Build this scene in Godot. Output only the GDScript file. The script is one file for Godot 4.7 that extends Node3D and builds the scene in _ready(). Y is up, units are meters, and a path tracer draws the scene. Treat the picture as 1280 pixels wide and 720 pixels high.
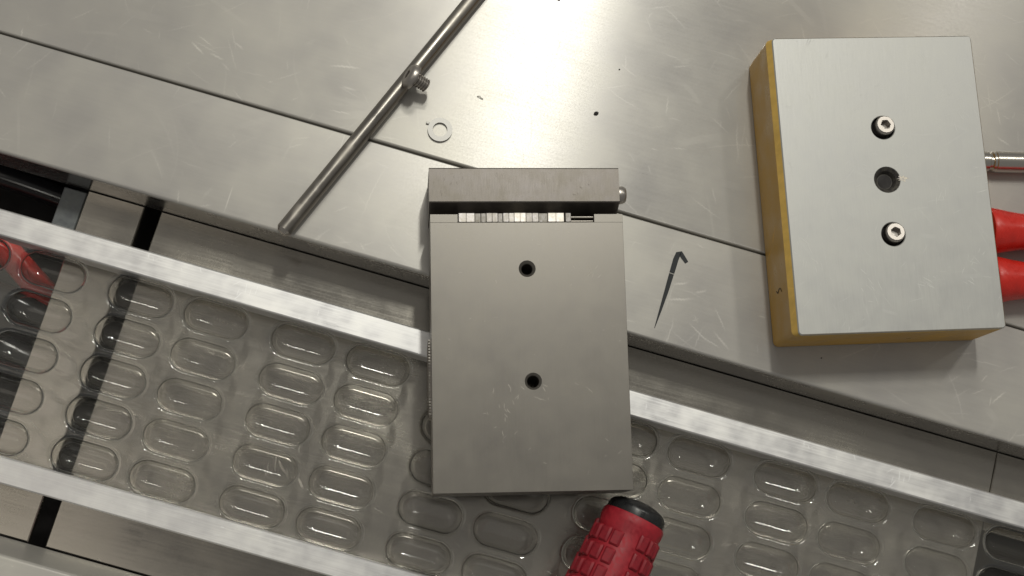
extends Node3D

# ---------------------------------------------------------------- places (metres, y up; the worktop is y = 0)
const PHI := 0.26984          # how the machine's channel is turned against the picture
const FILM_Y := -0.0045
const FLOOR_Y := -0.018
var rng := RandomNumberGenerator.new()
var names := {}
var M := {}

# ---------------------------------------------------------------- mesh building
class MB:
	var v := PackedVector3Array()
	var n := PackedVector3Array()
	var ix := PackedInt32Array()
	var uvs := false      # lay u along z, so that brushed metal knows its direction
	func tri(a: Vector3, b: Vector3, c: Vector3, na: Vector3, nb: Vector3, nc: Vector3) -> void:
		var g := (b - a).cross(c - a)
		if g.length_squared() < 1e-22:
			return
		var k := v.size()
		if g.dot(na + nb + nc) > 0.0:
			v.append_array([a, c, b]); n.append_array([na, nc, nb])
		else:
			v.append_array([a, b, c]); n.append_array([na, nb, nc])
		ix.append_array([k, k + 1, k + 2])
	func quad(a: Vector3, b: Vector3, c: Vector3, d: Vector3, na: Vector3, nb: Vector3, nc: Vector3, nd: Vector3) -> void:
		tri(a, b, c, na, nb, nc); tri(a, c, d, na, nc, nd)
	func flat(a: Vector3, b: Vector3, c: Vector3, d: Vector3, nn: Vector3) -> void:
		quad(a, b, c, d, nn, nn, nn, nn)
	func mesh() -> ArrayMesh:
		var arr := []
		arr.resize(Mesh.ARRAY_MAX)
		arr[Mesh.ARRAY_VERTEX] = v; arr[Mesh.ARRAY_NORMAL] = n; arr[Mesh.ARRAY_INDEX] = ix
		if uvs:
			var t := PackedVector2Array()
			for p in v: t.append(Vector2(p.z, p.x + p.y))
			arr[Mesh.ARRAY_TEX_UV] = t
		var m := ArrayMesh.new()
		m.add_surface_from_arrays(Mesh.PRIMITIVE_TRIANGLES, arr)
		return m

func ray_poly(poly: PackedVector2Array, c: Vector2, d: Vector2) -> Vector2:
	var best := 1e9
	for i in poly.size():
		var a := poly[i] - c
		var e := poly[(i + 1) % poly.size()] - poly[i]
		var den := d.x * e.y - d.y * e.x
		if absf(den) < 1e-14: continue
		var t := (a.x * e.y - a.y * e.x) / den
		var s := (a.x * d.y - a.y * d.x) / den
		if t > 0.0 and s > -1e-6 and s < 1.000001 and t < best: best = t
	return c + d * (best if best < 1e8 else 0.0)

# flat ring between two outlines, both star-shaped about c, facing up (or down)
func ring(mb: MB, outer: PackedVector2Array, inner: PackedVector2Array, c: Vector2, yo: float, yi: float, nn := Vector3.UP) -> void:
	var ang := []
	for p in outer: ang.append((p - c).angle())
	for p in inner: ang.append((p - c).angle())
	ang.sort()
	var clean := []
	for a in ang:
		if clean.is_empty() or a - clean[-1] > 1e-5: clean.append(a)
	for i in clean.size():
		var d0 := Vector2.from_angle(clean[i])
		var d1 := Vector2.from_angle(clean[(i + 1) % clean.size()])
		var o0 := ray_poly(outer, c, d0); var o1 := ray_poly(outer, c, d1)
		var i0 := ray_poly(inner, c, d0); var i1 := ray_poly(inner, c, d1)
		mb.flat(Vector3(i0.x, yi, i0.y), Vector3(o0.x, yo, o0.y), Vector3(o1.x, yo, o1.y), Vector3(i1.x, yi, i1.y), nn)

func circle(r: float, k := 24, c := Vector2.ZERO, turn := 0.0) -> PackedVector2Array:
	var p := PackedVector2Array()
	for i in k: p.append(c + Vector2.from_angle(turn + TAU * i / k) * r)
	return p

func rrect(x0: float, z0: float, x1: float, z1: float, r: float, k := 5) -> PackedVector2Array:
	var p := PackedVector2Array()
	if r <= 0.0: return PackedVector2Array([Vector2(x0, z0), Vector2(x1, z0), Vector2(x1, z1), Vector2(x0, z1)])
	var cs := [Vector2(x1 - r, z1 - r), Vector2(x0 + r, z1 - r), Vector2(x0 + r, z0 + r), Vector2(x1 - r, z0 + r)]
	for q in 4:
		for i in k + 1: p.append(cs[q] + Vector2.from_angle(PI / 2 * (q + float(i) / k)) * r)
	return p

# wall between two outlines of equal length (bevels, sides, hole walls)
func band(mb: MB, lo: PackedVector2Array, yl: float, hi: PackedVector2Array, yh: float, inward := false, smooth := true) -> void:
	var k := lo.size()
	var nr := []
	for i in k:
		var e := lo[(i + 1) % k] - lo[i]
		var o := Vector2(e.y, -e.x).normalized()
		var mid := (lo[i] + lo[(i + 1) % k]) * 0.5
		var up := Vector3(hi[i].x - lo[i].x, yh - yl, hi[i].y - lo[i].y)
		var t := Vector3(e.x, 0, e.y)
		var g := t.cross(up).normalized()
		var c := Vector2.ZERO
		for p in lo: c += p / k
		var out := (mid - c)
		if (g.x * out.x + g.z * out.y < 0.0) != inward: g = -g
		nr.append(g)
	for i in k:
		var j := (i + 1) % k
		var n0: Vector3 = nr[i]; var n1: Vector3 = nr[i]
		if smooth:
			var pn: Vector3 = nr[(i + k - 1) % k]; var nx: Vector3 = nr[j]
			if pn.dot(nr[i]) > 0.75: n0 = (pn + n0).normalized()
			if nx.dot(nr[i]) > 0.75: n1 = (nx + n1).normalized()
		mb.quad(Vector3(lo[i].x, yl, lo[i].y), Vector3(lo[j].x, yl, lo[j].y), Vector3(hi[j].x, yh, hi[j].y), Vector3(hi[i].x, yh, hi[i].y), n0, n1, n1, n0)

func cap(mb: MB, poly: PackedVector2Array, y: float, nn := Vector3.UP) -> void:
	var c := Vector2.ZERO
	for p in poly: c += p / poly.size()
	for i in poly.size():
		var a := poly[i]; var b := poly[(i + 1) % poly.size()]
		mb.tri(Vector3(c.x, y, c.y), Vector3(a.x, y, a.y), Vector3(b.x, y, b.y), nn, nn, nn)

# block with rounded corners, bevelled top edge and bottom edge; holes: [x, z, radius, depth, chamfer]
func block(x0: float, z0: float, x1: float, z1: float, y0: float, y1: float, corner: float, bev: float, holes := []) -> MB:
	var mb := MB.new()
	var o := rrect(x0, z0, x1, z1, corner)
	var o2 := rrect(x0 + bev, z0 + bev, x1 - bev, z1 - bev, maxf(corner - bev, 0.0002) if corner > 0 else 0.0)
	band(mb, o, y0, o, y1 - bev)
	band(mb, o, y1 - bev, o2, y1)
	cap(mb, o, y0, Vector3.DOWN)
	if holes.is_empty():
		cap(mb, o2, y1)
		return mb
	var m := maxf(corner, bev) + 0.0003
	var inner := rrect(x0 + m, z0 + m, x1 - m, z1 - m, 0.0)
	ring(mb, o2, inner, Vector2((x0 + x1) / 2, (z0 + z1) / 2), y1, y1)
	holes.sort_custom(func(a, b): return a[1] < b[1])
	var zs := [z0 + m]
	for i in holes.size() - 1: zs.append((holes[i][1] + holes[i + 1][1]) / 2)
	zs.append(z1 - m)
	for i in holes.size():
		var h = holes[i]
		var c := Vector2(h[0], h[1])
		var k := 28
		var big := circle(h[2] + h[4], k, c); var small := circle(h[2], k, c)
		ring(mb, rrect(x0 + m, zs[i], x1 - m, zs[i + 1], 0.0), big, c, y1, y1)
		if h[4] > 0: band(mb, small, y1 - h[4], big, y1, true)
		band(mb, small, y1 - h[3], small, y1 - h[4], true)
		cap(mb, small, y1 - h[3])
	return mb

# solid of revolution about y; profile [(radius, height)] from bottom to top
func lathe(prof: PackedVector2Array, k := 28, mb: MB = null) -> MB:
	if mb == null: mb = MB.new()
	var sn := []
	for i in prof.size() - 1:
		var e := prof[i + 1] - prof[i]
		sn.append(Vector2(e.y, -e.x).normalized())
	for i in prof.size() - 1:
		var n0: Vector2 = sn[i]; var n1: Vector2 = sn[i]
		if i > 0 and sn[i - 1].dot(sn[i]) > 0.72: n0 = (sn[i - 1] + sn[i]).normalized()
		if i < sn.size() - 1 and sn[i + 1].dot(sn[i]) > 0.72: n1 = (sn[i + 1] + sn[i]).normalized()
		for j in k:
			var a := TAU * j / k; var b := TAU * (j + 1) / k
			var ca := Vector3(cos(a), 0, sin(a)); var cb := Vector3(cos(b), 0, sin(b))
			mb.quad(ca * prof[i].x + Vector3.UP * prof[i].y, cb * prof[i].x + Vector3.UP * prof[i].y, cb * prof[i + 1].x + Vector3.UP * prof[i + 1].y, ca * prof[i + 1].x + Vector3.UP * prof[i + 1].y,
				ca * n0.x + Vector3.UP * n0.y, cb * n0.x + Vector3.UP * n0.y, cb * n1.x + Vector3.UP * n1.y, ca * n1.x + Vector3.UP * n1.y)
	return mb

# closed outline (z, y), counter-clockwise seen from +x, drawn along x
func prism(prof: PackedVector2Array, xa: float, xb: float, steps := 1, crease := 0.8) -> MB:
	var mb := MB.new()
	var k := prof.size()
	var area := 0.0
	for i in k: area += prof[i].cross(prof[(i + 1) % k])
	var nr := []
	for i in k:
		var e := prof[(i + 1) % k] - prof[i]
		nr.append((Vector2(e.y, -e.x) * signf(area)).normalized())
	for i in k:
		var j := (i + 1) % k
		var n0: Vector2 = nr[i]; var n1: Vector2 = nr[i]
		var pn: Vector2 = nr[(i + k - 1) % k]; var nx: Vector2 = nr[j]
		if pn.dot(n0) > crease: n0 = (n0 + pn).normalized()
		if nx.dot(n1) > crease: n1 = (n1 + nx).normalized()
		for s in steps:
			var x0 := lerpf(xa, xb, float(s) / steps); var x1 := lerpf(xa, xb, float(s + 1) / steps)
			mb.quad(Vector3(x0, prof[i].y, prof[i].x), Vector3(x1, prof[i].y, prof[i].x), Vector3(x1, prof[j].y, prof[j].x), Vector3(x0, prof[j].y, prof[j].x),
				Vector3(0, n0.y, n0.x), Vector3(0, n0.y, n0.x), Vector3(0, n1.y, n1.x), Vector3(0, n1.y, n1.x))
	var t := Geometry2D.triangulate_polygon(prof)
	for i in range(0, t.size(), 3):
		for e in [[xa, Vector3.LEFT], [xb, Vector3.RIGHT]]:
			var q := []
			for w in 3: q.append(Vector3(e[0], prof[t[i + w]].y, prof[t[i + w]].x))
			mb.tri(q[0], q[1], q[2], e[1], e[1], e[1])
	return mb

func tube(path: Array, r: float, k := 14) -> MB:
	var mb := MB.new()
	var cv := Curve3D.new()
	for i in path.size():
		var d: Vector3 = (path[mini(i + 1, path.size() - 1)] - path[maxi(i - 1, 0)]) / 5.0
		cv.add_point(path[i], -d, d)
	cv.bake_interval = r * 0.8
	var pts := cv.get_baked_points()
	var rows := []
	for i in pts.size():
		var d := (pts[mini(i + 1, pts.size() - 1)] - pts[maxi(i - 1, 0)]).normalized()
		var sx := d.cross(Vector3(0.31, 0.9, 0.2)).normalized(); var sy := sx.cross(d)
		var row := []
		for j in k: row.append(sx * cos(TAU * j / k) + sy * sin(TAU * j / k))
		rows.append(row)
	for i in pts.size() - 1:
		for j in k:
			var j2 := (j + 1) % k
			mb.quad(pts[i] + rows[i][j] * r, pts[i] + rows[i][j2] * r, pts[i + 1] + rows[i + 1][j2] * r, pts[i + 1] + rows[i + 1][j] * r, rows[i][j], rows[i][j2], rows[i + 1][j2], rows[i + 1][j])
	for e in [0, pts.size() - 1]:
		var nn: Vector3 = (pts[e] - pts[absi(e - 1)]).normalized()
		for j in k: mb.tri(pts[e], pts[e] + rows[e][j] * r, pts[e] + rows[e][(j + 1) % k] * r, nn, nn, nn)
	return mb

# cap screw head standing on y = 0, with a hexagonal socket in its top
func screw_head(r: float, h: float, hexr: float, deep: float, dome := 0.0) -> MB:
	var mb := MB.new()
	var top := r * (0.88 if dome == 0.0 else 0.62)
	var prof := PackedVector2Array([Vector2(0, 0), Vector2(r * 0.98, 0), Vector2(r, h * 0.05)])
	if dome == 0.0:
		prof.append_array([Vector2(r, h * 0.88), Vector2(r * 0.965, h * 0.95), Vector2(top, h)])
	else:
		for i in range(1, 8):
			var t := i / 7.0
			prof.append(Vector2(lerpf(r, top, 1.0 - cos(t * PI / 2)), h * (0.12 + 0.88 * sin(t * PI / 2))))
	lathe(prof, 28, mb)
	var hex := circle(hexr, 6, Vector2.ZERO, 0.35)
	var hexo := circle(hexr * 1.1, 6, Vector2.ZERO, 0.35)
	ring(mb, circle(top, 28), hexo, Vector2.ZERO, h, h)
	band(mb, hex, h - hexr * 0.1, hexo, h, true, false)
	band(mb, hex, h - deep, hex, h - hexr * 0.1, true, false)
	cap(mb, hex, h - deep)
	return mb

# ---------------------------------------------------------------- nodes
func numbered(called: String) -> String:
	names[called] = names.get(called, 0) + 1
	return called if names[called] == 1 else "%s_%03d" % [called, names[called] - 1]

func thing(called: String, label: String, category: String, at := Vector3.ZERO, turn := 0.0, group := "") -> Node3D:
	var o := Node3D.new()
	o.name = numbered(called)
	o.position = at
	o.rotation.y = turn
	add_child(o)
	tag(o, label, category, group)
	return o

func tag(o: Node, label: String, category := "", group := "", kind := "") -> void:
	if label: o.set_meta("label", label)
	if category: o.set_meta("category", category)
	if group: o.set_meta("group", group)
	if kind: o.set_meta("kind", kind)

func put(called: String, mesh, mat: Material, parent: Node = null) -> MeshInstance3D:
	var o := MeshInstance3D.new()
	var m: Mesh = mesh.mesh() if mesh is MB else mesh
	o.mesh = m
	o.material_override = mat
	if parent == null:
		o.name = numbered(called)
		add_child(o)
	else:
		var k := 0
		for c in parent.get_children():
			if c.name == called or c.name.begins_with(called + "_"): k += 1
		o.name = called if k == 0 else "%s_%03d" % [called, k]
		parent.add_child(o)
	return o

# ---------------------------------------------------------------- textures
func noise_bytes(w: int, h: int, freq: float, seed_: int, octaves := 4, sx := 1, sy := 1) -> PackedByteArray:
	var f := FastNoiseLite.new()
	f.noise_type = FastNoiseLite.TYPE_SIMPLEX_SMOOTH
	f.seed = seed_; f.frequency = freq; f.fractal_octaves = octaves
	var im := f.get_seamless_image(maxi(w / sx, 8), maxi(h / sy, 8), false, false, 0.15, true)
	if sx > 1 or sy > 1: im.resize(w, h, Image.INTERPOLATE_CUBIC)
	im.convert(Image.FORMAT_L8)
	return im.get_data()

func tex_l8(b: PackedByteArray, w: int, h: int) -> ImageTexture:
	return ImageTexture.create_from_image(Image.create_from_data(w, h, false, Image.FORMAT_L8, b))

# hair-line scratches and scuffs: a byte map, 0 where the surface is untouched
func scratches(w: int, h: int, count: int, longest: int, seed_: int, clusters: int, lean := 99.0, smears := 0) -> PackedByteArray:
	var b := PackedByteArray()
	b.resize(w * h)
	var r := RandomNumberGenerator.new()
	r.seed = seed_
	var todo := []
	for i in count: todo.append([r.randf() * w, r.randf() * h, r.randf() * TAU, r.randf_range(6, longest) * (0.3 + r.randf() * r.randf()), r.randf_range(30, 150), 1])
	for i in clusters:
		var cx := r.randf() * w; var cy := r.randf() * h; var a := r.randf() * TAU
		for j in r.randi_range(3, 8): todo.append([cx + r.randfn() * 14, cy + r.randfn() * 14, a + r.randfn() * 0.3, r.randf_range(8, longest * 0.45), r.randf_range(110, 250), r.randi_range(1, 2)])
	for i in smears: todo.append([r.randf() * w, r.randf() * h, r.randf() * TAU, r.randf_range(12, 80), r.randf_range(14, 46), r.randi_range(3, 9)])
	for s in todo:
		var a: float = s[2] if lean > 90.0 else lean + r.randfn() * 0.12
		var bend := r.randfn() * 0.006
		var x: float = s[0]; var y: float = s[1]
		var n := int(s[3])
		for i in n:
			x += cos(a); y += sin(a); a += bend
			var fade := sin(PI * (i + 1.0) / (n + 1.0))
			for t in int(s[5]):
				var k := posmod(int(y) + t, h) * w + posmod(int(x), w)
				b[k] = mini(255, maxi(b[k], int(s[4] * fade)))
	return b

# worn metal: albedo, roughness and relief that share one map of smudges, brushing and scratches
func worn_metal(size: int, metres: float, col: Color, rough: float, smudge: float, tint: float, brush: float, count: int, longest: int, clusters: int, seed_: int, o := {}) -> StandardMaterial3D:
	var n1 := noise_bytes(size, size, 3.5 / size, seed_, 5)
	var n2 := noise_bytes(size, size, 14.0 / size, seed_ + 1, 4)
	var br := noise_bytes(size, size, 0.33, seed_ + 2, 2, o.get("across", 48), o.get("down", 1))
	var sc := scratches(size, size, count, longest, seed_ + 3, clusters, o.get("lean", 99.0), o.get("smears", 0))
	var fine := noise_bytes(size, size, 0.45, seed_ + 4, 2)
	var al := PackedByteArray(); al.resize(size * size * 3)
	var ro := PackedByteArray(); ro.resize(size * size)
	var hi := PackedByteArray(); hi.resize(size * size)
	var cr := col.r8; var cg := col.g8; var cb := col.b8
	var r0 := rough * 255.0; var sm := smudge * 2.0; var br1 := brush; var mark: float = o.get("mark", 0.35); var pale: float = o.get("pale", 0.16)
	for i in size * size:
		var a := (n1[i] - 128) * 0.6 + (n2[i] - 128) * 0.5
		var b := br[i] - 128
		var s := sc[i]
		var f := 1.0 + (a * tint + b * br1 * 0.4) / 255.0 + s * pale / 255.0
		al[i * 3] = clampi(int(cr * f), 0, 255); al[i * 3 + 1] = clampi(int(cg * f), 0, 255); al[i * 3 + 2] = clampi(int(cb * (f - a * tint * 0.2 / 255.0)), 0, 255)
		ro[i] = clampi(int(r0 + a * sm + b * br1 + (fine[i] - 128) * 0.10 + s * mark), 12, 255)
		hi[i] = clampi(int(128 + b * 0.5 + (n1[i] - 128) * 0.5 - s * 0.3), 0, 255)
	var m := StandardMaterial3D.new()
	m.albedo_texture = ImageTexture.create_from_image(Image.create_from_data(size, size, false, Image.FORMAT_RGB8, al))
	m.roughness_texture = tex_l8(ro, size, size)
	m.roughness_texture_channel = BaseMaterial3D.TEXTURE_CHANNEL_RED
	m.roughness = 1.0
	m.metallic = o.get("metal", 1.0)
	if o.get("relief", 0.0) > 0.0:
		m.heightmap_enabled = true
		m.heightmap_texture = tex_l8(hi, size, size)
		m.heightmap_scale = o.relief
	m.uv1_triplanar = true
	m.uv1_triplanar_sharpness = 8.0
	m.uv1_scale = Vector3.ONE / metres
	m.uv1_offset = Vector3(0.37, 0.21, 0.43)
	if o.get("aniso", 0.0) > 0.0:
		m.anisotropy_enabled = true
		m.anisotropy = o.aniso
	if o.get("coat", 0.0) > 0.0:
		m.clearcoat_enabled = true
		m.clearcoat = o.coat
		m.clearcoat_roughness = o.get("coat_rough", 0.1)
	return m

func plain(col: Color, rough: float, metal := 0.0) -> StandardMaterial3D:
	var m := StandardMaterial3D.new()
	m.albedo_color = col
	m.roughness = rough
	m.metallic = metal
	return m

func mottled(col: Color, rough: float, metal: float, metres: float, seed_: int, amount := 0.25, relief := 0.0) -> StandardMaterial3D:
	return worn_metal(256, metres, col, rough, 0.3, amount, 0.05, 20, 40, 4, seed_, {"metal": metal, "relief": relief, "across": 4, "mark": 0.2})

func lin(r: float, g: float, b: float) -> Color:
	return Color(r, g, b).linear_to_srgb()

# ---------------------------------------------------------------- the scene
func _ready() -> void:
	rng.seed = 7
	var cam := Camera3D.new()
	cam.name = "camera"
	cam.fov = 24.6608
	cam.near = 0.02
	cam.far = 20.0
	cam.transform = Transform3D(Basis(Vector3(0.99667, 0.08148, 0.0), Vector3(-0.01615, 0.19755, -0.98016), Vector3(-0.07987, 0.97690, 0.19821)).orthonormalized(), Vector3(0, 0.38, 0))
	add_child(cam)
	cam.current = true

	var env := Environment.new()
	env.background_mode = Environment.BG_COLOR
	env.background_color = lin(0.188, 0.183, 0.172)
	env.tonemap_mode = Environment.TONE_MAPPER_LINEAR
	env.tonemap_exposure = 1.0
	env.sdfgi_enabled = true
	env.ssao_enabled = true
	env.ssil_enabled = true
	var we := WorldEnvironment.new()
	we.name = "world"
	we.environment = env
	add_child(we)

	# the tube lamp over the back of the machine: it makes the glare and the short shadows
	area_lamp("tube_lamp", Vector3(0.165, 1.3, -0.674), Vector3(0.06, 0, -0.08), Vector2(0.03, 0.20), -0.25, 0.54, Color(1.0, 0.995, 0.955))
	area_lamp("ceiling_panel", Vector3(-0.72, 1.5, -0.12), Vector3(-0.1, 0, 0), Vector2(0.55, 0.75), 0.3, 0.075, Color(1.0, 0.96, 0.9))

	# a row of small lamps farther back: they make the lines and sparks in the film
	for e in [[-0.115, 0.12, 0.22], [-0.235, 0.09, 0.09], [0.525, 0.11, 0.17], [1.02, 0.08, 0.09], [-0.44, 0.12, 0.10]]:
		var at := Vector3(e[0] * cos(PHI) + 1.0 * sin(PHI), 1.3, e[0] * sin(PHI) - 1.0 * cos(PHI))
		area_lamp("row_lamp", at, Vector3(0, 0, -0.03), Vector2(0.11, e[1]), 3.6, e[2], Color(1.0, 0.985, 0.94))

	materials()
	worktop()
	rails()
	film()
	cavity()
	tool_block()
	sealing_block()
	hand_tools()
	small_parts()

func area_lamp(called: String, at: Vector3, aim: Vector3, size: Vector2, turn: float, energy: float, col: Color) -> void:
	var l := AreaLight3D.new()
	l.name = numbered(called)
	l.area_size = size
	l.light_energy = energy
	l.light_color = col
	l.shadow_enabled = true
	var d := (aim - at).normalized()
	var along := Vector3(turn, 0, 1).normalized()
	var y := (along - d * along.dot(d)).normalized()
	l.transform = Transform3D(Basis(y.cross(-d), y, -d), at)
	add_child(l)

func materials() -> void:
	M.sheet = worn_metal(1280, 0.36, lin(0.52, 0.503, 0.47), 0.35, 0.06, 0.17, 0.04, 1500, 90, 44, 11, {"metal": 0.37, "coat": 0.33, "coat_rough": 0.08, "mark": 0.12, "pale": 0.16, "smears": 320, "relief": 0.0006, "across": 24, "down": 1, "aniso": 0.9})
	M.sheet2 = worn_metal(1280, 0.36, lin(0.515, 0.495, 0.46), 0.38, 0.08, 0.18, 0.05, 1400, 90, 40, 51, {"metal": 0.32, "coat": 0.12, "coat_rough": 0.1, "mark": 0.12, "pale": 0.16, "smears": 320, "relief": 0.0006, "across": 20, "down": 1, "aniso": 0.8})
	M.floor = worn_metal(768, 0.2, lin(0.43, 0.40, 0.358), 0.22, 0.10, 0.10, 0.08, 40, 50, 6, 21, {"metal": 0.85, "across": 40, "relief": 0.0006})
	M.wall = worn_metal(512, 0.2, lin(0.42, 0.40, 0.38), 0.26, 0.15, 0.12, 0.05, 20, 40, 3, 25, {"metal": 0.92, "across": 40, "relief": 0.012})
	M.rail = worn_metal(768, 0.1, lin(0.86, 0.855, 0.85), 0.4, 0.10, 0.1, 0.13, 160, 50, 20, 31, {"metal": 0.7, "across": 64, "relief": 0.0006})
	M.tool = worn_metal(768, 0.12, lin(0.212, 0.198, 0.177), 0.37, 0.03, 0.06, 0.03, 180, 24, 16, 41, {"metal": 0.75, "across": 1, "down": 40, "pale": 0.4})
	M.bar = worn_metal(512, 0.06, lin(0.165, 0.15, 0.135), 0.42, 0.1, 0.3, 0.06, 50, 20, 16, 45, {"metal": 0.75, "across": 1, "down": 16, "pale": 0.4})
	M.alu = worn_metal(768, 0.11, lin(0.47, 0.465, 0.453), 0.46, 0.04, 0.07, 0.10, 300, 60, 34, 61, {"pale": 0.2, "smears": 90, "metal": 0.5, "across": 1, "down": 24, "relief": 0.001})
	M.yellow = mottled(lin(0.58, 0.34, 0.075), 0.45, 0.0, 0.15, 71, 0.1)
	M.yellow_edge = mottled(lin(0.62, 0.40, 0.10), 0.45, 0.0, 0.05, 72, 0.3)
	M.steel = mottled(lin(0.5, 0.47, 0.43), 0.28, 1.0, 0.06, 81, 0.1)
	M.bolt = plain(lin(0.46, 0.43, 0.40), 0.36, 0.95)
	M.key = mottled(lin(0.33, 0.305, 0.275), 0.33, 0.95, 0.3, 83, 0.1)
	M.washer = plain(lin(0.40, 0.39, 0.37), 0.4, 0.4)
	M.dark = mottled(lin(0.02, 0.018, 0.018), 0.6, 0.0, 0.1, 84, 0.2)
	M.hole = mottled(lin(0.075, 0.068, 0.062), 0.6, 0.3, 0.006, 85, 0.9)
	M.ink = plain(lin(0.045, 0.049, 0.052), 0.9)
	M.red_rubber = mottled(lin(0.34, 0.014, 0.025), 0.5, 0.0, 0.02, 91, 0.3)
	M.red_pad = mottled(lin(0.28, 0.013, 0.023), 0.55, 0.0, 0.02, 92, 0.4)
	M.black_cap = mottled(lin(0.016, 0.017, 0.018), 0.38, 0.0, 0.03, 93, 0.3)
	M.red_vinyl = mottled(lin(0.62, 0.03, 0.02), 0.3, 0.0, 0.04, 94, 0.15)
	M.black_hose = plain(lin(0.02, 0.02, 0.022), 0.2)
	M.slug = []
	for t in [0.30, 0.46, 0.58, 0.80]:
		M.slug.append(mottled(lin(t, t * 0.94, t * 0.88), 0.5, 0.7, 0.01, 100 + int(t * 100), 0.5))
	# clear film: a pane, wavy with faint drawing lines
	var f := StandardMaterial3D.new()
	f.albedo_color = Color(0.88, 0.86, 0.815, 0.065)
	f.transparency = BaseMaterial3D.TRANSPARENCY_ALPHA
	f.roughness = 0.03
	f.metallic_specular = 0.6
	f.heightmap_enabled = true
	f.heightmap_texture = tex_l8(noise_bytes(512, 512, 0.03, 5, 2, 3, 1), 512, 512)
	f.heightmap_scale = 0.006
	f.uv1_triplanar = true
	f.uv1_scale = Vector3.ONE / 0.09
	M.film = f
	var g := StandardMaterial3D.new()
	g.albedo_color = Color(1.0, 1.0, 0.99, 0.02)
	g.transparency = BaseMaterial3D.TRANSPARENCY_ALPHA
	g.refraction_enabled = true
	g.refraction_scale = 0.05
	g.roughness = 0.05
	M.pocket = g
	var h := f.duplicate()
	h.heightmap_enabled = false
	h.albedo_color.a = 0.05
	h.roughness = 0.04
	M.bowl = h

func structure(called: String, label: String, mb: MB, mat: Material) -> MeshInstance3D:
	mb.uvs = true
	var o := put(called, mb, mat)
	o.rotation.y = -PHI
	tag(o, label, "", "", "structure")
	return o

func uv_of(x: float, z: float) -> Vector2:
	return Vector2(x * cos(PHI) + z * sin(PHI), -x * sin(PHI) + z * cos(PHI))

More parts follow.
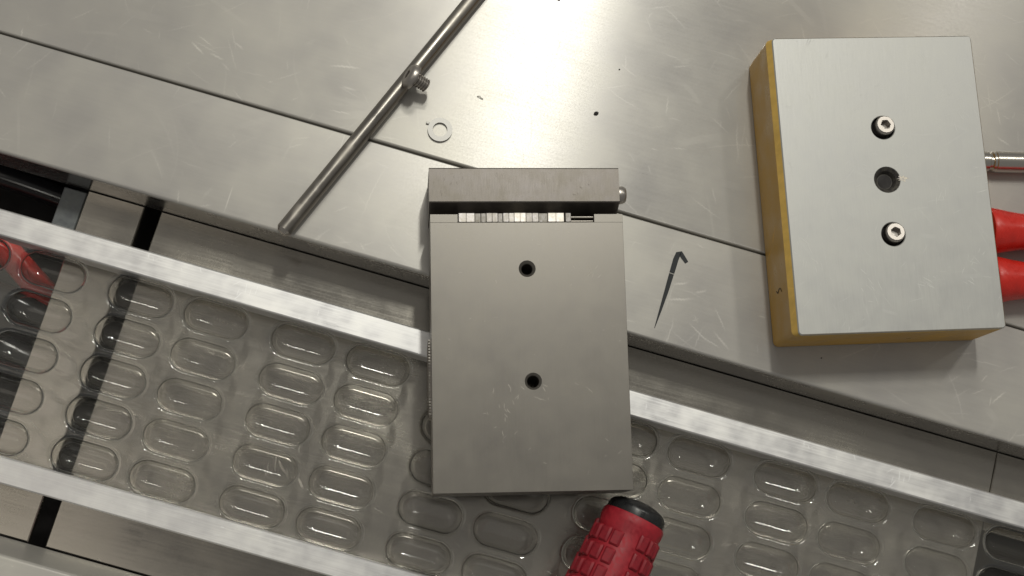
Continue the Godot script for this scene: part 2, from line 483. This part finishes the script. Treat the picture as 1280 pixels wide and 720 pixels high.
func worktop() -> void:
	# back sheet: its front edge is rolled down into the seam
	var p := PackedVector2Array([Vector2(-0.5, -0.003), Vector2(-0.5, 0.0)])
	for i in 7:
		var a := PI / 2 * (1.0 - i / 6.0)
		p.append(Vector2(-0.1145 - 0.0007 + 0.0007 * cos(a), -0.0007 + 0.0007 * sin(a)))
	p.append(Vector2(-0.1145, -0.003))
	structure("worktop", "scratched stainless steel worktop sheet behind the seam, with the glare", prism(p, -0.6, 0.6), M.sheet)
	# front sheet: flat, then folded down as the back wall of the channel
	p = PackedVector2Array([Vector2(-0.1138, -0.003), Vector2(-0.1138, -0.0003), Vector2(-0.1135, 0.0)])
	for i in 7:
		var a := PI / 2 * (1.0 - i / 6.0)
		p.append(Vector2(-0.0792 - 0.0011 + 0.0011 * cos(a), -0.0011 + 0.0011 * sin(a)))
	p.append_array([Vector2(-0.0792, -0.0014), Vector2(-0.0806, -0.0030)])
	var wp := PackedVector2Array([Vector2(-0.0810, -0.0032), Vector2(-0.07945, -0.0015), Vector2(-0.07935, -0.0018), Vector2(-0.0792, FLOOR_Y + 0.0002), Vector2(-0.0810, FLOOR_Y + 0.0002)])
	structure("channel_wall", "dull steel back wall of the channel below the worktop strip", prism(wp, -0.6, 0.6, 1, 0.999), M.wall)
	var front := structure("worktop", "steel worktop strip between the seam and the channel, bent down at its front edge", prism(p, -0.6, 0.6), M.sheet2)
	# the felt-pen tick mark on it
	var ink := MB.new()
	var path := [[0.0734, -0.0657, 0.0001], [0.0753, -0.0712, 0.0005], [0.0772, -0.0768, 0.0008], [0.0789, -0.0822, 0.00095], [0.0790, -0.08245, 0.00098], [0.0803, -0.0866, 0.00105], [0.0811, -0.0884, 0.0010], [0.0818, -0.0886, 0.0009], [0.0825, -0.0874, 0.00085], [0.0836, -0.0857, 0.0007]]
	for i in path.size() - 1:
		if i == 3: continue      # a scratch crosses the stroke here
		var a := uv_of(path[i][0], path[i][1]); var b := uv_of(path[i + 1][0], path[i + 1][1])
		var pr := (uv_of(path[maxi(i - 1, 0)][0], path[maxi(i - 1, 0)][1]) - b).normalized().orthogonal()
		var nx: Array = path[mini(i + 2, path.size() - 1)]
		var qr := (a - uv_of(nx[0], nx[1])).normalized().orthogonal()
		var wa: float = path[i][2] * 0.78; var wb: float = path[i + 1][2] * 0.78
		var q := [a + pr * wa, a - pr * wa, b - qr * wb, b + qr * wb]
		ink.flat(Vector3(q[0].x, 0.00012, q[0].y), Vector3(q[1].x, 0.00012, q[1].y), Vector3(q[2].x, 0.00012, q[2].y), Vector3(q[3].x, 0.00012, q[3].y), Vector3.UP)
	tag(put("pen_mark", ink, M.ink, front), "dark felt pen tick mark")
	# near side of the channel
	p = PackedVector2Array([Vector2(0.5, -0.003), Vector2(0.5, 0.0)])
	for i in 7:
		var a := PI / 2 * (1.0 + i / 6.0)
		p.append(Vector2(0.0291 + 0.0012 + 0.0012 * cos(a), -0.0012 + 0.0012 * sin(a)))
	p.append_array([Vector2(0.0258, FLOOR_Y + 0.0002), Vector2(0.0274, FLOOR_Y + 0.0002), Vector2(0.0306, -0.003)])
	structure("worktop", "steel worktop edge on the near side of the channel, lower left of the picture", prism(p, -0.6, 0.6), M.sheet2)
	# channel floor in two plates, a slot between them and an opening at either end
	for s in [[-0.1228, -0.1050, "narrow steel floor plate between the machine opening and the cross slot"], [-0.0998, 0.1690, "long steel floor plate of the channel under the film"], [0.1692, 0.45, "strip of steel floor plate behind the back rail at the right edge"]]:
		var mb := block(s[0], -0.07917, s[1], 0.0254 if s[0] < 0.1 else -0.0545, FLOOR_Y - 0.003, FLOOR_Y, 0.0, 0.0003)
		structure("channel_floor", s[2], mb, M.floor)
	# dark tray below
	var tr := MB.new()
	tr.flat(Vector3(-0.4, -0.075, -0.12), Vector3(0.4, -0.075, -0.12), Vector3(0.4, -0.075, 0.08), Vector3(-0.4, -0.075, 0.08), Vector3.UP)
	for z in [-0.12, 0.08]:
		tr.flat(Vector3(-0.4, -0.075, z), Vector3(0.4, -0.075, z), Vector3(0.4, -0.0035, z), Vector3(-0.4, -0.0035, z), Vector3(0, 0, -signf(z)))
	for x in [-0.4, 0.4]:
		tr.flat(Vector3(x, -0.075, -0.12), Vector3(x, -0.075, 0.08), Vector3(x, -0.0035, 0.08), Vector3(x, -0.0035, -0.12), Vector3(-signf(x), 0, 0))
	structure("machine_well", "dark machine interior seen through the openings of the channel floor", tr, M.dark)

func rails() -> void:
	var specs := [[-0.0636, -0.0561, "brushed aluminium guide rail along the back edge of the film"], [0.0039, 0.0112, "brushed aluminium guide rail along the near edge of the film, lower left"]]
	for s in specs:
		var b := 0.0004
		var y1 := -0.002; var y0 := -0.012
		var p := PackedVector2Array([Vector2(s[0], y0), Vector2(s[0], y1 - b), Vector2(s[0] + b, y1), Vector2(s[1] - b, y1), Vector2(s[1], y1 - b), Vector2(s[1], y0)])
		var t := thing("guide_rail", s[2], "rail", Vector3.ZERO, -PHI, "rails that guide the film")
		put("bar", prism(p, -0.45, 0.45), M.rail, t)

# ---------------------------------------------------------------- blister film
const PR := 0.0047      # pocket radius
const PH := 0.0046      # half length of its straight part
func stadium(r: float, k := 12, m := 4) -> PackedVector2Array:
	var p := PackedVector2Array()
	for i in k + 1: p.append(Vector2(PH, 0) + Vector2.from_angle(-PI / 2 + PI * i / k) * r)
	for i in range(1, m): p.append(Vector2(lerpf(PH, -PH, float(i) / m), r))
	for i in k + 1: p.append(Vector2(-PH, 0) + Vector2.from_angle(PI / 2 + PI * i / k) * r)
	for i in range(1, m): p.append(Vector2(lerpf(-PH, PH, float(i) / m), -r))
	return p

func film() -> void:
	var t := thing("blister_film", "clear thermoformed film with rows of empty capsule pockets between the rails", "blister film", Vector3.ZERO, -PHI)
	var us := []
	for k in range(-1, 7): us.append(-0.1206 + 0.0492 * k)
	for k in range(-1, 7): us.append(-0.0942 + 0.0493 * k)
	us.sort()
	var vs := []
	for k in 5: vs.append(-0.0504 + 0.01225 * k)
	var rim := 0.0013
	# sheet with an opening for every pocket
	var mb := MB.new()
	var vlo := -0.0582; var vhi := 0.0060
	for i in us.size():
		var u0: float = (us[i - 1] + us[i]) / 2 if i > 0 else us[i] - 0.0135
		var u1: float = (us[i + 1] + us[i]) / 2 if i < us.size() - 1 else us[i] + 0.0135
		for j in 5:
			var v0: float = (vs[j - 1] + vs[j]) / 2 if j > 0 else vlo
			var v1: float = (vs[j + 1] + vs[j]) / 2 if j < 4 else vhi
			var c := Vector2(us[i], vs[j])
			var hole := PackedVector2Array()
			for q in stadium(PR + rim): hole.append(q + c)
			ring(mb, rrect(u0, v0, u1, v1, 0.0), hole, c, FILM_Y, FILM_Y)
	for e in [[-0.4, us[0] - 0.0135], [us[-1] + 0.0135, 0.4]]:
		mb.flat(Vector3(e[0], FILM_Y, vlo), Vector3(e[1], FILM_Y, vlo), Vector3(e[1], FILM_Y, vhi), Vector3(e[0], FILM_Y, vhi), Vector3.UP)
	put("sheet", mb, M.film, t)
	# half-capsule pockets, three slightly different forms
	var forms := []
	for f in 6:
		var deep := [1.0, 0.94, 1.05, 0.88, 0.97, 1.08][f] as float
		var wall := 0.00028
		var pm := MB.new()
		for side in 2:
			# the inner skin, then the outer skin one wall further out
			var off := wall * side; var sg := 1.0 - 2.0 * side
			var rows := []      # [outline radius, y, normal (radial, up)]
			for i in 6:
				var a := PI / 2 * i / 5.0
				var nn := Vector2(-sin(a), cos(a))
				rows.append([PR + rim - rim * sin(a) - nn.x * off, -rim * (1.0 - cos(a)) - nn.y * off, nn * sg])
			for i in range(1, 7):
				var a := PI / 2 * i / 14.0
				var nn := Vector2(-cos(a), sin(a))
				rows.append([PR * cos(a) - nn.x * off, -rim - PR * 0.97 * deep * sin(a) - nn.y * off, nn * sg])
			skin(pm, rows)
		var bowl := MB.new()
		var low := []
		for i in range(6, 15):
			var a := PI / 2 * i / 14.0
			low.append([PR * cos(a), -rim - PR * 0.97 * deep * sin(a), Vector2(-cos(a), sin(a))])
		skin(bowl, low)
		var joined := pm.mesh()
		var second := bowl.mesh()
		joined.add_surface_from_arrays(Mesh.PRIMITIVE_TRIANGLES, second.surface_get_arrays(0))
		joined.surface_set_material(0, M.pocket)
		joined.surface_set_material(1, M.bowl)
		forms.append(joined)
	for u in us:
		for v in vs:
			var o := put("blister_pocket", forms[rng.randi() % 6], null, t)
			o.position = Vector3(u, FILM_Y, v)

func skin(pm: MB, rows: Array) -> void:
	for i in rows.size() - 1:
		var ra = rows[i]; var rb = rows[i + 1]
		var pa := stadium(ra[0]); var pb := stadium(maxf(rb[0], 1e-6)); var un := stadium(1.0)
		for j in pa.size():
			var j2 := (j + 1) % pa.size()
			var d0 := un[j] - Vector2(clampf(un[j].x, -PH, PH), 0); var d1 := un[j2] - Vector2(clampf(un[j2].x, -PH, PH), 0)
			d0 = d0.normalized(); d1 = d1.normalized()
			pm.quad(Vector3(pa[j].x, ra[1], pa[j].y), Vector3(pa[j2].x, ra[1], pa[j2].y), Vector3(pb[j2].x, rb[1], pb[j2].y), Vector3(pb[j].x, rb[1], pb[j].y),
				Vector3(d0.x * ra[2].x, ra[2].y, d0.y * ra[2].x), Vector3(d1.x * ra[2].x, ra[2].y, d1.y * ra[2].x), Vector3(d1.x * rb[2].x, rb[2].y, d1.y * rb[2].x), Vector3(d0.x * rb[2].x, rb[2].y, d0.y * rb[2].x))

# ---------------------------------------------------------------- under the film at the left
func cavity() -> void:
	var t := thing("angle_bracket", "grey steel bracket beside the dark opening left of the channel floor", "bracket", Vector3.ZERO, -PHI)
	put("plate", block(-0.1305, -0.0785, -0.1232, -0.0600, FLOOR_Y - 0.006, FLOOR_Y - 0.001, 0.0003, 0.0003), mottled(lin(0.20, 0.215, 0.22), 0.5, 0.3, 0.04, 131, 0.3), t)
	var a := put("red_air_hose", tube([Vector3(-0.150, -0.032, -0.110), Vector3(-0.1285, -0.030, -0.0965), Vector3(-0.1145, -0.034, -0.0820), Vector3(-0.104, -0.044, -0.072)], 0.0042), M.red_vinyl)
	tag(a, "bright red air hose under the film at the left edge", "hose")
	var spec := [
		[[Vector3(-0.150, -0.036, -0.0875), Vector3(-0.1225, -0.034, -0.0775), Vector3(-0.098, -0.042, -0.0640)], 0.0046, "glossy black hose just below the red hose, left edge"],
		[[Vector3(-0.150, -0.036, -0.0755), Vector3(-0.1240, -0.035, -0.0630), Vector3(-0.100, -0.042, -0.0520)], 0.0046, "middle glossy black hose in the left opening, under the second row of pockets"],
		[[Vector3(-0.150, -0.036, -0.055), Vector3(-0.1285, -0.036, -0.0450), Vector3(-0.100, -0.044, -0.034)], 0.0052, "lowest black hose in the left opening, nearest the near rail"],
		[[Vector3(-0.150, -0.030, -0.1235), Vector3(-0.125, -0.030, -0.1160), Vector3(-0.100, -0.036, -0.1080)], 0.0040, "thin black hose behind the back rail beside the grey bracket"]]
	for s in spec:
		tag(put("black_hose", tube(s[0], s[1]), M.black_hose), s[2], "hose", "black hoses in the machine opening")

# ---------------------------------------------------------------- grey steel tool in the middle
func tool_block() -> void:
	var t := thing("type_holder", "grey steel type holder block lying across the channel in the middle", "tool block", Vector3(0.03454, 0, -0.05556), 0.0233)
	var hx := 0.02736; var z0 := -0.0389; var z1 := 0.0389; var y1 := 0.02
	var s0 := -0.0196; var s1 := 0.0192; var sz := z0 + 0.0024
	# base plate with two through holes; its back edge is recessed for the type
	put("base_plate", block(-hx, sz, hx, z1, 0.0008, y1, 0.00008, 0.00006, [[-0.0003, -0.0231, 0.0016, 0.0185, 0.0008], [0.0006, 0.0087, 0.0017, 0.0185, 0.0007]]), M.tool, t)
	put("shoulder", block(-hx, z0, s0, sz, 0.0008, y1, 0.0, 0.00004), M.tool, t)
	put("shoulder", block(s1, z0, hx, sz, 0.0008, y1, 0.0, 0.00004), M.tool, t)
	# clamp bar with a sloping front
	var zb := z0 - 0.0137
	var p := PackedVector2Array([Vector2(zb, 0.0008), Vector2(zb, y1 - 0.0004), Vector2(zb + 0.0004, y1), Vector2(zb + 0.0099, y1), Vector2(zb + 0.0102, y1 - 0.0002), Vector2(zb + 0.0130, y1 - 0.0085), Vector2(zb + 0.0130, 0.0008)])
	put("clamp_bar", prism(p, -hx - 0.0002, hx - 0.0006, 1, 0.95), M.bar, t)
	# type slugs in the recess: [from, to, tone, height]
	var mm := 0.001
	var slugs := [[0.3, 2.4, 2, 0.3], [2.45, 4.8, 2, 0.2], [4.9, 6.5, 0, -0.6], [6.6, 8.0, 0, -0.3], [8.1, 9.7, 1, 0.3], [9.75, 11.3, 1, 0.2], [11.4, 12.7, 0, -0.7], [12.8, 14.4, 1, 0.3], [14.45, 15.9, 2, 0.3], [15.95, 17.6, 3, 0.6], [17.65, 19.2, 3, 0.55], [19.3, 21.0, 1, 0.2], [21.05, 22.8, 1, 0.2], [22.9, 25.4, 0, -0.6], [25.5, 27.7, 3, 0.4], [27.75, 30.0, 3, 0.4], [30.5, 32.0, 0, 0.1]]
	var sc := (s1 - s0) / 0.0386
	for s in slugs:
		var o := put("type_slug", block(s0 + (s[0] - 0.04) * mm * sc, z0 - 0.00035, s0 + s[1] * mm * sc, sz - 0.0001, 0.009, y1 + s[3] * mm * 0.45, 0.0001, 0.0001), M.slug[s[2]], t)
		o.position.y = 0.0
	for z in [z0 + 0.0004, z0 + 0.0016]:
		var o := put("spring_rod", prism(circle(0.00035, 10, Vector2(z, y1 - 0.0022)), s0 + 0.0318, s1 + 0.0001), M.key, t)
	# toothed strip low on the left side
	var te := MB.new()
	for i in 26:
		var z := -0.004 + i * 0.00082
		for a in [[Vector3(-hx, 0, z), Vector3(-hx - 0.0009, 0, z + 0.00041)], [Vector3(-hx - 0.0009, 0, z + 0.00041), Vector3(-hx, 0, z + 0.00082)]]:
			var nn: Vector3 = (a[1] - a[0]).cross(Vector3.UP).normalized()
			if nn.x > 0: nn = -nn
			te.flat(a[0] + Vector3.UP * 0.001, a[1] + Vector3.UP * 0.001, a[1] + Vector3.UP * 0.0165, a[0] + Vector3.UP * 0.0165, nn)
		te.tri(Vector3(-hx, 0.0165, z), Vector3(-hx - 0.0009, 0.0165, z + 0.00041), Vector3(-hx, 0.0165, z + 0.00082), Vector3.UP, Vector3.UP, Vector3.UP)
	put("toothed_strip", te, M.steel, t)
	# button-head screw in the end of the clamp bar
	var b := put("clamp_screw", screw_head(0.0027, 0.0024, 0.0012, 0.0010, 1.0), M.bolt, t)
	b.transform = Transform3D(Basis(Vector3(0, -1, 0), Vector3(1, 0, 0), Vector3(0, 0, 1)), Vector3(hx - 0.0006, 0.0165, zb + 0.0072))

# ---------------------------------------------------------------- aluminium block with yellow sides
func sealing_block() -> void:
	var t := thing("sealing_block", "aluminium faced block with yellow sides, two socket screws and a hole", "metal block", Vector3(0.13845, 0, -0.10631), 0.04766)
	var hx := 0.0308; var hz := 0.0445; var y1 := 0.02115
	var body := MB.new()
	var ob := rrect(-hx - 0.0008, -hz, hx, hz, 0.0016)
	band(body, ob, 0.0004, ob, y1 - 0.00178)
	cap(body, ob, 0.0004, Vector3.DOWN)
	put("yellow_body", body, M.yellow, t)
	var mb := MB.new()
	var o := rrect(-hx - 0.0008, -hz, hx, hz, 0.0016); var o2 := rrect(-hx + 0.0008, -hz + 0.0002, hx - 0.0002, hz - 0.0002, 0.0014)
	band(mb, o, y1 - 0.00178, o2, y1 - 0.0001)
	put("painted_edge", mb, M.yellow_edge, t)
	var face := put("face_plate", block(-hx + 0.0006, -hz + 0.0001, hx - 0.0001, hz - 0.0001, y1 - 0.0030, y1, 0.0012, 0.0003, [[0.0007, -0.0162, 0.0035, 0.0026, 0.0002], [0.0003, -0.0004, 0.0039, 0.0027, 0.0001], [0.0004, 0.0159, 0.0035, 0.0026, 0.0002]]), M.alu, t)
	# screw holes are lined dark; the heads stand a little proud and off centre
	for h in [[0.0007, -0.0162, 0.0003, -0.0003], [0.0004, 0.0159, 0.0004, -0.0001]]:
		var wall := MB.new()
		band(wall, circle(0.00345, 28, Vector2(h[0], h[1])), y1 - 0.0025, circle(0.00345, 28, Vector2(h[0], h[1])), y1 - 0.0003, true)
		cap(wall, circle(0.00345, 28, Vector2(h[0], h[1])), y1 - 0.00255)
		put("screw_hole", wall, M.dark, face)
		var s := put("socket_screw", screw_head(0.00285, 0.0036, 0.00145, 0.0020), M.bolt, t)
		s.position = Vector3(h[0] + h[2], y1 - 0.0024, h[1] + h[3])
		s.rotation = Vector3(-0.06, rng.randf() * 2, -0.08)
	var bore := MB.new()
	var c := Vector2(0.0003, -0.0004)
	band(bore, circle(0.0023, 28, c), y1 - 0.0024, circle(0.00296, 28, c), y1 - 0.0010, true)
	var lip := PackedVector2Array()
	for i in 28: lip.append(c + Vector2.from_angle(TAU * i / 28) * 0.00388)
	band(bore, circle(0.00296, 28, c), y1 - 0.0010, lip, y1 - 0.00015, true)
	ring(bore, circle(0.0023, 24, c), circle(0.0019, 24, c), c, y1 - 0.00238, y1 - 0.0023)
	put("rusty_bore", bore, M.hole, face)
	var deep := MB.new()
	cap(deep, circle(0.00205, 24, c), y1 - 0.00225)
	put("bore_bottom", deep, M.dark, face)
	# rust stain beside the bore
	var st := MB.new()
	var out := PackedVector2Array()
	for i in 22:
		var a := TAU * i / 22
		out.append(Vector2(0.0050, -0.0006) + Vector2(cos(a) * 0.0017, sin(a) * 0.0011) * rng.randf_range(0.45, 1.1))
	cap(st, out, y1 + 0.00003)
	put("rust_stain", st, mottled(lin(0.60, 0.56, 0.50), 0.6, 0.6, 0.004, 141, 0.8), face)
	# small scratched mark on the yellow side
	var path := [Vector3(-hx - 0.00085, 0.0135, 0.0302), Vector3(-hx - 0.00085, 0.0125, 0.0291), Vector3(-hx - 0.00085, 0.0110, 0.0292), Vector3(-hx - 0.00085, 0.0098, 0.0300), Vector3(-hx - 0.00085, 0.0085, 0.0292)]
	put("scratched_mark", tube(path, 0.00013, 6), M.hole, t)

# ---------------------------------------------------------------- tools
func hand_tools() -> void:
	# long round rod lying over the seam
	var a := Vector3(-0.0365, 0, -0.0919); var b := Vector3(0.0186, 0, -0.1663)
	var d := (b - a).normalized()
	var k := thing("steel_rod", "long dark polished steel rod lying across the seam, upper left of centre", "rod", a)
	k.transform = Transform3D(Basis(Vector3.UP.cross(d), d, Vector3.UP), a + Vector3.UP * 0.0025)
	put("shaft", lathe(PackedVector2Array([Vector2(0.00235, 0.0011), Vector2(0.00235, 0.20), Vector2(0.0, 0.20)]), 40), M.key, k)
	put("chamfered_end", lathe(PackedVector2Array([Vector2(0.0, 0.0), Vector2(0.0015, 0.0), Vector2(0.0022, 0.0009), Vector2(0.00235, 0.0011)]), 40), M.steel, k)

	# screwdriver: only the end of its red grip is in view
	var c := Vector3(0.0645, 0.0105, -0.0098)
	var dir := Vector3(-0.44, 0.02, 0.90).normalized()
	var s := thing("screwdriver", "red ribbed screwdriver grip with a black end cap at the bottom edge", "screwdriver", c)
	var side := dir.cross(Vector3.UP).normalized()
	s.transform = Transform3D(Basis(side, -dir, side.cross(-dir)), c)   # y runs out of the cap
	var prof := PackedVector2Array()
	var rad := func(l: float) -> float: return 0.0088 + 0.0028 * (1.0 - exp(-l / 0.022)) - 0.0000 * l if l < 0.06 else lerpf(0.0114, 0.0075, (l - 0.06) / 0.045)
	for i in 43:
		var l := 0.105 - i * 0.0025
		prof.append(Vector2(rad.call(l) - (0.0008 if l > 0.0045 else 0.0), -l))
	prof[42] = Vector2(0.0088, 0.0)
	prof.insert(42, Vector2(0.0091, -0.0006))
	put("grip", lathe(prof, 40), M.red_rubber, s)
	var capm := PackedVector2Array([Vector2(0.0085, -0.0003), Vector2(0.0085, 0.0004)])
	for i in 9:
		var t := i / 8.0 * PI / 2
		capm.append(Vector2(0.0070 * cos(t) + 0.0014, 0.0016 + 0.0032 * sin(t)))
	capm.append(Vector2(0.0, 0.0049))
	put("end_cap", lathe(capm, 36), M.black_cap, s)
	put("blade", lathe(PackedVector2Array([Vector2(0.0, -0.2), Vector2(0.003, -0.2), Vector2(0.003, -0.104), Vector2(0.0, -0.104)]), 16), M.steel, s)
	var pad := pad_mesh(0.0030, 0.0044, 0.0011)
	for row in 9:
		var l := 0.0062 + row * 0.0053
		for col in 16:
			if col % 8 == 3: continue
			var ang := TAU * (col + (0.0 if col % 8 < 3 else 0.12)) / 16.0 + 0.35
			var r: float = rad.call(l) - 0.0009
			var o := put("grip_pad", pad, M.red_pad, s)
			var rd := Vector3(cos(ang), 0, sin(ang)); var ax := Vector3.UP
			o.transform = Transform3D(Basis(ax.cross(rd), rd, ax), rd * r + Vector3(0, -l - (0.0016 if col % 8 > 3 else 0.0), 0))

	# pliers behind the block: the ends of two red handles show
	var pl := thing("pliers", "pliers with red vinyl handles behind the yellow sided block, right edge", "pliers", Vector3(0.1715, 0, 0))
	for e in [[-0.0955, 0.0], [-0.0805, 0.03]]:
		var hp := PackedVector2Array([Vector2(0, 0), Vector2(0.0052, 0), Vector2(0.0067, 0.0004), Vector2(0.0071, 0.0012), Vector2(0.0069, 0.003), Vector2(0.0062, 0.0065), Vector2(0.0056, 0.0105), Vector2(0.0055, 0.015), Vector2(0.0057, 0.03), Vector2(0.0054, 0.09), Vector2(0.0, 0.09)])
		var hm := put("handle", lathe(hp, 28), M.red_vinyl, pl)
		hm.transform = Transform3D(Basis(Vector3(0, 0, 1), Vector3(1, 0, e[1] * -1.0), Vector3(0, 1, 0)).orthonormalized() , Vector3(0.002, 0.0072, e[0]))
	put("jaws", block(0.085, -0.095, 0.13, -0.082, 0.003, 0.012, 0.003, 0.001), M.steel, pl)
	var pn := thing("steel_pin", "round polished steel pin with a groove, right of the yellow sided block", "pin", Vector3(0.1735, 0.0034, -0.1185))
	var pp := PackedVector2Array([Vector2(0, 0), Vector2(0.0026, 0), Vector2(0.0031, 0.0005), Vector2(0.0031, 0.0040), Vector2(0.0026, 0.0044), Vector2(0.0026, 0.0050), Vector2(0.0031, 0.0054), Vector2(0.0031, 0.0062), Vector2(0.0033, 0.0064), Vector2(0.0033, 0.06), Vector2(0, 0.06)])
	var pm := put("shank", lathe(pp, 32), plain(lin(0.60, 0.57, 0.52), 0.24, 1.0), pn)
	pm.rotation = Vector3(0, 0, -PI / 2)

func pad_mesh(w: float, l: float, h: float) -> ArrayMesh:
	var mb := MB.new()
	var o := rrect(-w / 2, -l / 2, w / 2, l / 2, 0.0004, 2)
	var o2 := rrect(-w / 2 + 0.00045, -l / 2 + 0.00045, w / 2 - 0.00045, l / 2 - 0.00045, 0.0003, 2)
	band(mb, o, -0.0003, o, h * 0.55)
	band(mb, o, h * 0.55, o2, h)
	cap(mb, o2, h)
	return mb.mesh()

# ---------------------------------------------------------------- loose small parts
func threaded(r: float, len: float, pitch: float) -> MB:
	var p := PackedVector2Array([Vector2(0, 0)])
	var n := int(len / pitch)
	p.append(Vector2(r * 0.7, 0))
	for i in n:
		p.append(Vector2(r * 0.80, pitch * (i + 0.15))); p.append(Vector2(r, pitch * (i + 0.45))); p.append(Vector2(r, pitch * (i + 0.6))); p.append(Vector2(r * 0.80, pitch * (i + 0.9)))
	p.append(Vector2(r * 0.8, len)); p.append(Vector2(0, len))
	return lathe(p, 24)

func loose_screw(label: String, at: Vector3, dir: Vector3, hr: float, r: float, len: float) -> void:
	var t := thing("button_screw", label, "screw", at, 0.0, "loose button head screws")
	var side := dir.cross(Vector3.UP).normalized()
	t.transform = Transform3D(Basis(side, -dir, side.cross(-dir)), at)
	put("head", screw_head(hr, hr * 0.6, hr * 0.38, hr * 0.35, 1.0), M.bolt, t)
	var th := put("thread", threaded(r, len, 0.0008), M.bolt, t)
	th.position.y = -len + 0.0002

func small_parts() -> void:
	loose_screw("short button head screw lying beside the long rod", Vector3(0.0012, 0.0068, -0.1390), Vector3(0.86, -0.42, 0.38).normalized(), 0.0040, 0.0021, 0.0050)
	loose_screw("screw tip just entering the picture at the top edge by the glare", Vector3(0.0475, 0.0030, -0.1745), Vector3(-0.52, -0.12, 0.84).normalized(), 0.0034, 0.0019, 0.0058)
	# tab washer
	var mb := MB.new()
	var o := circle(0.0037, 36); var i := circle(0.0022, 36)
	ring(mb, o, i, Vector2.ZERO, 0.0008, 0.0008)
	band(mb, o, 0.0001, o, 0.0008); band(mb, i, 0.0001, i, 0.0008, true)
	var w := thing("tab_washer", "thin bright tab washer lying left of the glare", "washer", Vector3(0.0093, 0, -0.1252))
	put("ring", mb, M.washer, w)
	var tb := put("tab", block(-0.0045, -0.0018, -0.0034, -0.0012, 0.0001, 0.0006, 0.0002, 0.0001), M.washer, w)
	tb.rotation.y = -0.15
	# crumbs and one curl of swarf
	var specks := [[0.0642, -0.1462, 0.00022, "tiny black crumb on the steel, the farther one right of the glare"], [0.0568, -0.1318, 0.00062, "black oval crumb on the steel right of the glare"], [0.1235, -0.0573, 0.0002, "tiny dark crumb in the shadow below the yellow sided block"]]
	for s in specks:
		var p := PackedVector2Array()
		for k in 7:
			var a := -PI / 2 + PI * k / 6.0
			p.append(Vector2(maxf(s[2] * cos(a), 0.0), s[2] * 0.5 * (1 + sin(a))))
		var c := put("crumb", lathe(p, 12), M.dark)
		c.position = Vector3(s[0], 0.00005, s[1])
		c.scale = Vector3(1.25, 1, 0.9)
		c.rotation.y = 0.3
		tag(c, s[3], "crumb", "crumbs on the worktop")
	var sw := put("swarf_curl", tube([Vector3(0.0205, 0.0002, -0.1362), Vector3(0.0212, 0.0006, -0.1361), Vector3(0.0217, 0.0004, -0.1356), Vector3(0.0222, 0.0002, -0.1354)], 0.00012, 6), M.key)
	tag(sw, "thin curl of metal swarf between the washer and the glare", "swarf")
